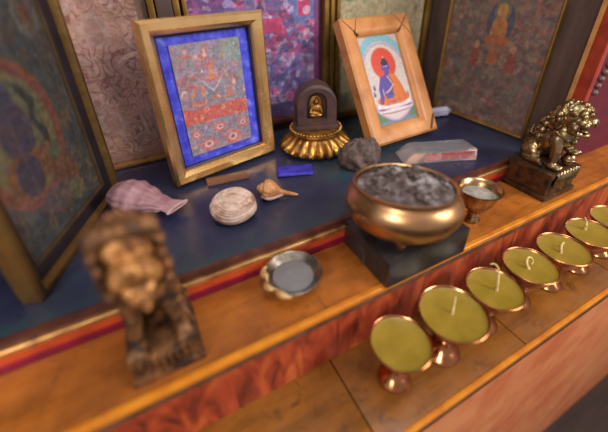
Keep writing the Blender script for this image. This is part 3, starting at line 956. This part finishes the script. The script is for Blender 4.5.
# ------------------------------------------------------------------ stone block and censer
o = build('stone_block', BOX(-.0655, .0655, -.046, .046, 0, .041, .0018, 2), M['stone'], None, 35, (.2715, .2495, Z2+.0012))
tag(o, 'black veined stone block under brass incense censer', 'stone block')
ZB = Z2+.0012+.0412
t = tag(empty('incense_censer', (.2540, .2450, ZB+.0022), (math.radians(-4), 0, math.radians(-45))), 'round brass incense censer full of grey ash on black block', 'censer')
t.scale = (.99, .87, .98)
prof = [(0, .0035), (.034, .0040), (.050, .0085), (.0620, .0185), (.0690, .0310), (.0710, .0410), (.0690, .0500), (.0630, .0570), (.0600, .0605), (.0603, .0635), (.0626, .0655), (.0629, .0675), (.0612, .0681), (.0580, .0660),
        (.0575, .0600), (.0640, .0500), (.0660, .041), (.0640, .032), (.056, .020), (.03, .0105), (0, .010)]
build('bowl', LATHE(prof, 80), M['brass'], t, 50)
for k in range(3):
    a = math.radians(-85+120*k)
    bm = bmesh.new()
    lathe(bm, [(0, 0), (.0035, 0), (.0055, .004), (.0080, .010), (0, .013)], 16, None, Matrix.Translation((.047*math.cos(a), .047*math.sin(a), 0)))
    build('foot', bm, M['brass'], t, 60)
# ash
bm = bmesh.new()
rows = []
n = 90; m = 34
for j in range(m+1):
    s = j/m; row = []
    for k in range(n):
        a = 2*PI*k/n; r = .0570*s
        x, y = r*math.cos(a), r*math.sin(a)
        z = .0635+.009*(1-s*s)+(.006*noise.fractal(Vector((x*45, y*45, 2)), .9, 2, 4)+.004*abs(noise.noise(Vector((x*130, y*130, 7)))))*(1-s**6)
        row.append(bm.verts.new((x, y, z)))
    rows.append(row)
for A, B in zip(rows, rows[1:]):
    for k in range(n): bm.faces.new((A[k], A[(k+1) % n], B[(k+1) % n], B[k]))
low = [bm.verts.new((.9*v.co.x, .9*v.co.y, .052)) for v in rows[-1]]
for k in range(n): bm.faces.new((rows[-1][k], rows[-1][(k+1) % n], low[(k+1) % n], low[k]))
bmesh.ops.remove_doubles(bm, verts=bm.verts, dist=1e-6)
rs = random.Random(4)
for _ in range(90):     # burnt crumbs and ash flakes
    a = rs.uniform(0, 2*PI); r = .050*math.sqrt(rs.random())
    s = rs.uniform(.0012, .0042)
    x, y = r*math.cos(a), r*math.sin(a)
    ell(bm, (x, y, .0675+.008*(1-(r/.055)**2)), (s*rs.uniform(.8, 2.2), s, s*.7), (rs.uniform(-.6, .6), rs.uniform(-.6, .6), rs.uniform(0, 3)), 8, 6)
oa = build('incense_ash', bm, M['ash'], None, 60, (.2540, .2450, ZB+.0022), (math.radians(-4), 0, math.radians(-45)))
oa.scale = (.99, .87, .98)
tag(oa, 'heap of grey and white incense ash inside brass censer', 'ash', None, 'stuff')

# ------------------------------------------------------------------ silver dish (left) and footed brass bowl (right)
t = tag(empty('silver_dish', (.112, .262, Z2+.0006)), 'shallow tarnished silver dish with cloudy water on orange step', 'dish')
prof = [(0, 0), (.014, 0), (.0155, .0015), (.013, .004), (.012, .006), (.018, .009), (.026, .014), (.0315, .0205), (.0345, .0225), (.0348, .0238), (.0335, .0242), (.0305, .022), (.025, .0165), (.017, .0118), (0, .0105)]
build('bowl', LATHE(prof, 64), M['silver'], t, 50)
build('water', LATHE([(0, .0172), (.0235, .0172), (.0245, .0168), (.0220, .0152), (0, .0140)], 48), M['liquid'], t, 40)
bm = bmesh.new()
pp = []
for k in range(13):
    a = math.radians(138+k*8.5)
    rr = .0335+.002*math.sin(k*1.3)
    pp.append((rr*math.cos(a), rr*math.sin(a), .0235-.003*abs(math.sin(k*.9))))
tube(bm, smoothpath(pp, 3), [.0018+.0024*abs(math.sin(i*.27)) for i in range(37)], 10)
for v in bm.verts: v.co += Vector((noise.noise(v.co*150), noise.noise(v.co*150+Vector((5, 0, 0))), noise.noise(v.co*150+Vector((0, 5, 0)))))*.0012
build('wax_drip', bm, M['petal'], t, 70)

t = tag(empty('footed_bowl', (.4035, .246, Z2+.0006)), 'small footed brass offering bowl with pale ash, right of censer', 'bowl')
prof = [(0, 0), (.0105, 0), (.0112, .002), (.0098, .004), (.0082, .0075), (.0100, .0095), (.0085, .0120), (.0100, .0145), (.0165, .0190), (.0225, .0270), (.0265, .0360), (.0300, .0410), (.0318, .0425), (.0316, .0437), (.0300, .0434), (.0250, .0370), (.0215, .028), (.0150, .0215), (0, .0195)]
prof = [(r*.96, z*1.32) for r, z in prof]
build('bowl', LATHE(prof, 64), M['bowl_brass'], t, 50)
build('ash_filling', LATHE([(0, .0482), (.012, .0476), (.0232, .0462), (.0220, .0400), (0, .0370)], 40), M['greyash'], t, 60)

# ------------------------------------------------------------------ butter lamps
LAMP = [(0, 0), (.0185, 0), (.0195, .0015), (.0180, .0045), (.0115, .0090), (.0070, .0150), (.0055, .0210), (.0065, .0255), (.0090, .0270), (.0070, .0290), (.0066, .0330), (.0100, .0380), (.0180, .0450), (.0260, .0540), (.0315, .0640), (.0338, .0692), (.0350, .0713), (.0351, .0722), (.0345, .0726), (.0336, .0720),
        (.0318, .0680), (.0290, .0620), (.0220, .0530), (.0140, .0480), (0, .0460)]
def make_lamp(sc, label, x, y, wick, wr=.0013):
    t = empty('butter_lamp', (x, y, Z3+.0004))
    tag(t, label, 'butter lamp', 'row of butter lamps on the lower ledge')
    S = lambda p: [(r*sc, z*(1+(sc-1)*.5)) for r, z in p]
    build('bowl', LATHE(S(LAMP), 64), M['copper'], t, 50)
    build('butter', LATHE(S([(0, .0693), (.010, .0693), (.0310, .0692), (.0330, .0703), (.0316, .0672), (0, .062)]), 56, lambda i, r, z, a: (r, z)), M['butter'], t, 60)
    if wick:
        bm = bmesh.new()
        zz = .0685*(1+(sc-1)*.5)
        pts = smoothpath([(px, py, zz+pz) for px, py, pz in wick], 5)
        n = len(pts)
        tube(bm, pts, [wr*(1.15-.75*i/(n-1)) for i in range(n)], 8)
        build('wick', bm, M['wick'], t, 70)
    return t
make_lamp(.98, 'butter lamp nearest the bottom edge, half cut off, leftmost of row', .192, .157, None)
make_lamp(1.14, 'largest butter lamp, with short wick leaning right, second from left', .2685, .154, [(-.002, 0, -.002), (.0, .001, .004), (.004, .004, .010), (.009, .008, .017)], .0016)
make_lamp(1.0, 'butter lamp with tall upright curled wick, in front of black block', .348, .157, [(.0, -.003, -.002), (.001, -.001, .009), (.003, .003, .022), (.003, .006, .031), (-.001, .010, .037), (-.006, .012, .037)], .0018)
make_lamp(1.0, 'butter lamp with low curled loop of wick, fourth from left', .4255, .160, [(-.006, -.003, -.001), (-.006, .003, .007), (-.001, .006, .012), (.004, .004, .011), (.005, .001, .006), (.002, 0, .003)], .0017)
make_lamp(1.0, 'butter lamp with small arched wick, third from right', .498, .157, [(-.009, -.002, .0), (-.006, .002, .008), (0, .004, .011), (.005, .004, .008), (.006, .003, .003)], .0016)
make_lamp(1.0, 'butter lamp with thick wick standing at its back, beside right frame edge', .571, .157, [(.002, .010, -.001), (.003, .011, .007), (.004, .014, .014), (-.001, .016, .022)], .0022)
make_lamp(1.0, 'butter lamp cut off by right edge of photo, farthest of row', .642, .158, None)

# ------------------------------------------------------------------ guardian lions on plinths
def make_lion(name, ball, body_m, face_m, plinth_m, sc, PH=.0475, broad=False):
    t = empty(name)
    # plinth
    bm = bmesh.new()
    box(bm, -.041, .041, -.039, .039, 0, .008, .0015)
    box(bm, -.037, .037, -.035, .035, .0078, PH-.008, .0012)
    box(bm, -.0395, .0395, -.0375, .0375, PH-.0085, PH, .0018)
    build('plinth', bm, plinth_m, t, 35)
    bm = bmesh.new()      # fluted cloth carved over the plinth's front
    V = []
    for i in range(49):
        x = -.030+.060*i/48
        fl = .0014*math.sin(i*.98)
        dep = PH*.76-.016*abs(x)/.030
        V.append([bm.verts.new((x, -.0352-.0022-fl, PH+.0005)), bm.verts.new((x, -.0385-.0022-fl, PH-.003)), bm.verts.new((x, -.0365-.0026-fl*1.3, PH-.5*dep)), bm.verts.new((x, -.036-.0022-fl*1.5, PH-dep)), bm.verts.new((x, -.0345, PH-dep)), bm.verts.new((x, -.0345, PH-.003))])
    for A, B in zip(V, V[1:]):
        for k in range(5): bm.faces.new((A[k], A[k+1], B[k+1], B[k]))
    build('plinth_drape', bm, body_m, t, 60)
    # body: seated, rump low at the back, chest high, straight forelegs
    bm = bmesh.new()
    ell(bm, (0, .021, PH+.020), (.021, .019, .019))
    ell(bm, (0, .006, PH+.036), (.019, .022, .021), (.5, 0, 0))
    ell(bm, (0, -.013, PH+.046), (.0195, .0165, .018))
    cap(bm, (0, .012, PH+.04), .017, (0, -.010, PH+.056), .016, 6)
    for sx in (-1, 1):
        ell(bm, (sx*.0175, .018, PH+.013), (.0095, .0165, .0125), (.25, 0, 0))
        cap(bm, (sx*.021, .020, PH+.0065), .0075, (sx*.023, -.001, PH+.0055), .0058, 7)
        for k in (-1, 0, 1): ell(bm, (sx*.023+k*.0036, -.0065, PH+.0038), (.0024, .0045, .0036))
    def foreleg(sx, foot, top=.042):
        kx, ky, kz = sx*.0155, -.019, PH+.026
        cap(bm, (sx*.014, -.012, PH+top), .0098, (kx, ky+.001, kz), .0072, 7)
        cap(bm, (kx, ky+.001, kz), .0072, (foot[0], foot[1]+.003, foot[2]+.006), .0058, 7)
        ell(bm, (foot[0], foot[1], foot[2]+.0045), (.0088, .0095, .0048))
        for k in (-1.5, -.5, .5, 1.5): ell(bm, (foot[0]+k*.0042, foot[1]-.0075, foot[2]+.0034), (.0023, .0048, .0034))
    foreleg(-1, (-.0205 if broad else -.0175, -.0235 if broad else -.0215, PH))
    if ball: foreleg(1, (.0165, -.0235, PH+.0185))
    else: foreleg(1, (.0215, -.0225, PH))
    link('body', remeshed(bm, .0012, 3), body_m, t, 60)
    if ball:
        bm = bmesh.new()
        ell(bm, (.0165, -.0245, PH+.0098), .0098, u=24, v=14)
        tube(bm, [(.0165+.0100*math.cos(a), -.0245+.0100*math.sin(a), PH+.0098) for a in [2*PI*k/24 for k in range(25)]], .0009, 6)
        build('ball', bm, body_m, t, 60)
    # head
    HC = Vector((0, -.019, PH+.072))
    bm = bmesh.new()
    q = lambda x, y, z: HC+Vector((x, y, z))
    ell(bm, q(0, .004, .004), (.0205, .0185, .0190))
    ell(bm, q(0, -.014, -.001), (.0160, .0120, .0078))           # upper muzzle
    ell(bm, q(0, -.0235, .0035), (.0075, .0050, .0048))           # nose
    ell(bm, q(-.0045, -.026, .002), (.0032, .003, .0028)); ell(bm, q(.0045, -.026, .002), (.0032, .003, .0028))
    ell(bm, q(0, -.0105, -.0155), (.0130, .0120, .0046), (.28, 0, 0))      # lower jaw
    ell(bm, q(0, -.0215, -.0175), (.0075, .0045, .004))
    for sx in (-1, 1):
        ell(bm, q(sx*.0090, -.0115, .0125), (.0072, .0050, .0036), (0, sx*.35, 0))   # brow
        ell(bm, q(sx*.0135, -.008, -.009), (.0060, .0080, .0075))            # cheek
        ell(bm, q(sx*.011, -.0215, -.003), (.005, .004, .0055))                # lip
    if not broad: ell(bm, q(0, -.006, .0205), (.0055, .006, .0045))
    head = link('head', remeshed(bm, .0011, 2), face_m, t, 60)
    for sx in (-1, 1):
        build('eye', ell(bmesh.new(), q(sx*.0086, -.0145, .0078), .0038, u=14, v=10), face_m, head, 60)
    bm = bmesh.new()
    for k in (-.008, -.003, .003, .008):
        lathe(bm, [(0, -.0045), (.0016, 0), (.0018, .0015), (0, .0018)], 8, None, Matrix.Translation(q(k, -.0185+abs(k)*.25, -.0085)))
    build('teeth', bm, face_m, head, 60)
    bm = bmesh.new()
    ell(bm, q(0, -.013, -.0112), (.0065, .0095, .0020), (.2, 0, 0))
    build('tongue', bm, face_m, head, 60)
    for sx in (-1, 1):
        bm = bmesh.new()
        ex = .0165 if broad else .0190
        ell(bm, q(sx*ex, -.003, .0105), (.0036, .0050, .0066), (.3, sx*.7, 0))
        ell(bm, q(sx*(ex+.0023), -.0065, .010), (.0018, .0032, .0046), (.3, sx*.7, 0))
        build('ear', bm, body_m, head, 60)
    # mane of snail curls
    bm = bmesh.new()
    ell(bm, q(0, .012, .002), (.0200, .0165, .0190)); ell(bm, q(0, .015, -.016), (.0175, .0130, .0165))
    if broad:
        for sx in (-1, 1):
            for k in range(5): ell(bm, q(sx*(.0205+.001*(k % 2)), .000-.001*k, .016-.0085*k), (.0062, .0105, .0060), (0, 0, sx*.3), 12, 8)
        for k in range(5): ell(bm, q(-.016+.008*k, -.004+.0012*abs(k-2), .0185-.001*abs(k-2)), (.0056, .0085, .0065), (0, 0, 0), 12, 8)
    for row, (ry, rr, zz, n, cr) in enumerate([(.004, .0195, .004, 15, .0032), (.011, .0215, .001, 15, .0046), (.019, .0180, -.002, 12, .0048), (.0260, .0105, -.004, 8, .0046)]):
        for k in range(n):
            a = PI*(-.24+1.48*k/(n-1))
            ell(bm, q(rr*math.cos(a), ry+.002*(k % 2), zz+rr*.9*math.sin(a)), cr*(.9+.2*((k*7) % 3)/2), u=10, v=7)
    for row in range(3):
        for k in range(6):
            a = PI*(.1+.8*k/5)
            ell(bm, Vector((.0195*math.cos(a), .004+.016*math.sin(a)+row*.002, PH+.060-row*.010)), .0052, u=10, v=7)
    link('mane', remeshed(bm, .0011, 4), body_m, t, 60)
    # collar with bell
    bm = bmesh.new()
    ring = []
    for k in range(33):
        a = PI*(1.0+k/32)
        ring.append((.0205*math.cos(a), -.010+.0175*math.sin(a), PH+.0545-.011*math.sin(PI*k/32)))
    tube(bm, ring, .0019, 8)
    ell(bm, (0, -.0295, PH+.0405), (.0046, .0040, .0048)); ell(bm, (-.011, -.0255, PH+.044), .0026); ell(bm, (.011, -.0255, PH+.044), .0026)
    build('collar', bm, face_m, t, 60)
    # flame tail
    bm = bmesh.new()
    cap(bm, (0, .034, PH+.010), .0055, (0, .036, PH+.030), .0065, 5)
    for sx in (-1, 0, 1): cap(bm, (sx*.004, .035, PH+.026), .0062, (sx*.011, .034, PH+.046-.006*abs(sx)), .0022, 6)
    link('tail', remeshed(bm, .0011, 2), body_m, t, 60)
    for ch in t.children_recursive:
        if ch.name.startswith('plinth'):
            if broad:
                for v in ch.data.vertices: v.co.x *= .80; v.co.y = .004+(v.co.y-.004)*.90
            continue
        for v in ch.data.vertices:
            v.co = Vector((v.co.x*sc[0], v.co.y*sc[1], PH+(v.co.z-PH)*sc[2]))
    return t
lr = make_lion('guardian_lion', True, M['bronze'], M['bronze'], M['plinth'], (1.0, 1.02, 1.13))
lr.location = (.5800, .2600, Z2+.0006)
tag(lr, 'shiny brass guardian lion with paw on ball, on plinth at right', 'lion statue', 'pair of guardian lions on the orange step')
ll = make_lion('guardian_lion', False, M['lionbrown'], M['liongold'], M['lionbrown'], (1.02, 1.04, 1.47), .034, True)
ll.location = (-.0360, .2565, Z2+.0006)
tag(ll, 'brown guardian lion with gold face, blurred in left foreground', 'lion statue', 'pair of guardian lions on the orange step')

# ------------------------------------------------------------------ prayer beads at right
t = tag(empty('prayer_beads', (.66, .268, .16)), 'string of grey round beads hanging against crimson wall at right', 'beads')
o = struct(build('trim_11', BOX(.6525, .675, .2735, .2825, Z2+.0005, .9, .001), M['cloth']))
pth = smoothpath([(.664, .264, .222), (.672, .266, .240), (.684, .268, .260), (.698, .268, .283), (.715, .268, .310), (.733, .268, .340)], 8)
B0 = Vector((.66, .268, .16))
bm = bmesh.new()
tube(bm, [p-B0 for p in pth], .0009, 6)
build('string', bm, M['string'], t, 60)
acc = 0; last = pth[0]; cnt = 0
bmesh0 = None
for p in pth:
    acc += (p-last).length; last = p
    if acc >= .0092 or cnt == 0:
        acc = 0; cnt += 1
        if bmesh0 is None:
            bm = bmesh.new(); ell(bm, (0, 0, 0), (.0052, .0052, .0048), u=14, v=10)
            o = build('bead', bm, M['bead'], t, 60); bmesh0 = o
        else:
            o = bmesh0.copy(); COL.objects.link(o); o.parent = t
        o.location = p-B0
bm = bmesh.new()
lathe(bm, [(0, -.02), (.0015, -.02), (.0015, .001), (.004, .002), (.003, .004), (0, .0042)], 14, None, Matrix.Translation(pth[-1]-B0) @ Matrix.Rotation(PI/2, 4, 'X'))
build('nail', bm, M['gold_dim'], t, 50)

# ------------------------------------------------------------------ light
def area(name, loc, target, size, power, col, sy=None):
    d = bpy.data.lights.new(name, 'AREA'); d.energy = power; d.color = col[:3]; d.size = size
    if sy: d.shape = 'RECTANGLE'; d.size_y = sy
    o = bpy.data.objects.new(name, d); COL.objects.link(o)
    o.location = loc
    o.rotation_euler = (Vector(target)-Vector(loc)).to_track_quat('-Z', 'Y').to_euler()
    return o
area('window_daylight', (1.15, -.75, .95), (.35, .3, .1), .55, 20, (1.0, .93, .86), .8)
area('room_lamp', (-.95, -.6, .95), (.15, .4, .15), .45, 11, (1.0, .91, .82))
area('ceiling_lamp', (.2, -.15, 1.7), (.25, .35, .1), .5, 8, (1.0, .93, .88))
w = bpy.data.worlds.new('room_air'); SC.world = w
w.use_nodes = True
nt = w.node_tree
bg = nt.nodes['Background']
bg.inputs[0].default_value = (.30, .26, .27, 1)
bg.inputs[1].default_value = 1.3

# ------------------------------------------------------------------ camera
Fpx = 336.0
def nrm(v): return Vector(v).normalized()
Xc = nrm((776, 216, Fpx)); Zc = -nrm((16, -579, Fpx))
Xc = (Xc-Zc*Xc.dot(Zc)).normalized()
Yc = Xc.cross(Zc)
if Yc[2] < 0: Yc = -Yc
right = Vector((Xc[0], Yc[0], Zc[0])); up = Vector((Xc[1], Yc[1], Zc[1])); fwd = Vector((Xc[2], Yc[2], Zc[2]))
cd = bpy.data.cameras.new('camera')
cam = bpy.data.objects.new('camera', cd); COL.objects.link(cam)
m = Matrix.Identity(4)
for i in range(3):
    m[i][0] = right[i]; m[i][1] = up[i]; m[i][2] = -fwd[i]
m.translation = Vector((0, 0, .398))
cam.matrix_world = m
cd.sensor_fit = 'HORIZONTAL'; cd.sensor_width = 36
cd.lens = 36*Fpx/608
cd.shift_y = -45/608
cd.clip_start = .01
cd.dof.use_dof = True
cd.dof.focus_distance = .53
cd.dof.aperture_fstop = 1.5
SC.camera = cam
SC.view_settings.view_transform = 'Standard'
SC.view_settings.look = 'None'
SC.view_settings.exposure = 0
SC.view_settings.gamma = 1
SC.view_settings.use_curve_mapping = False
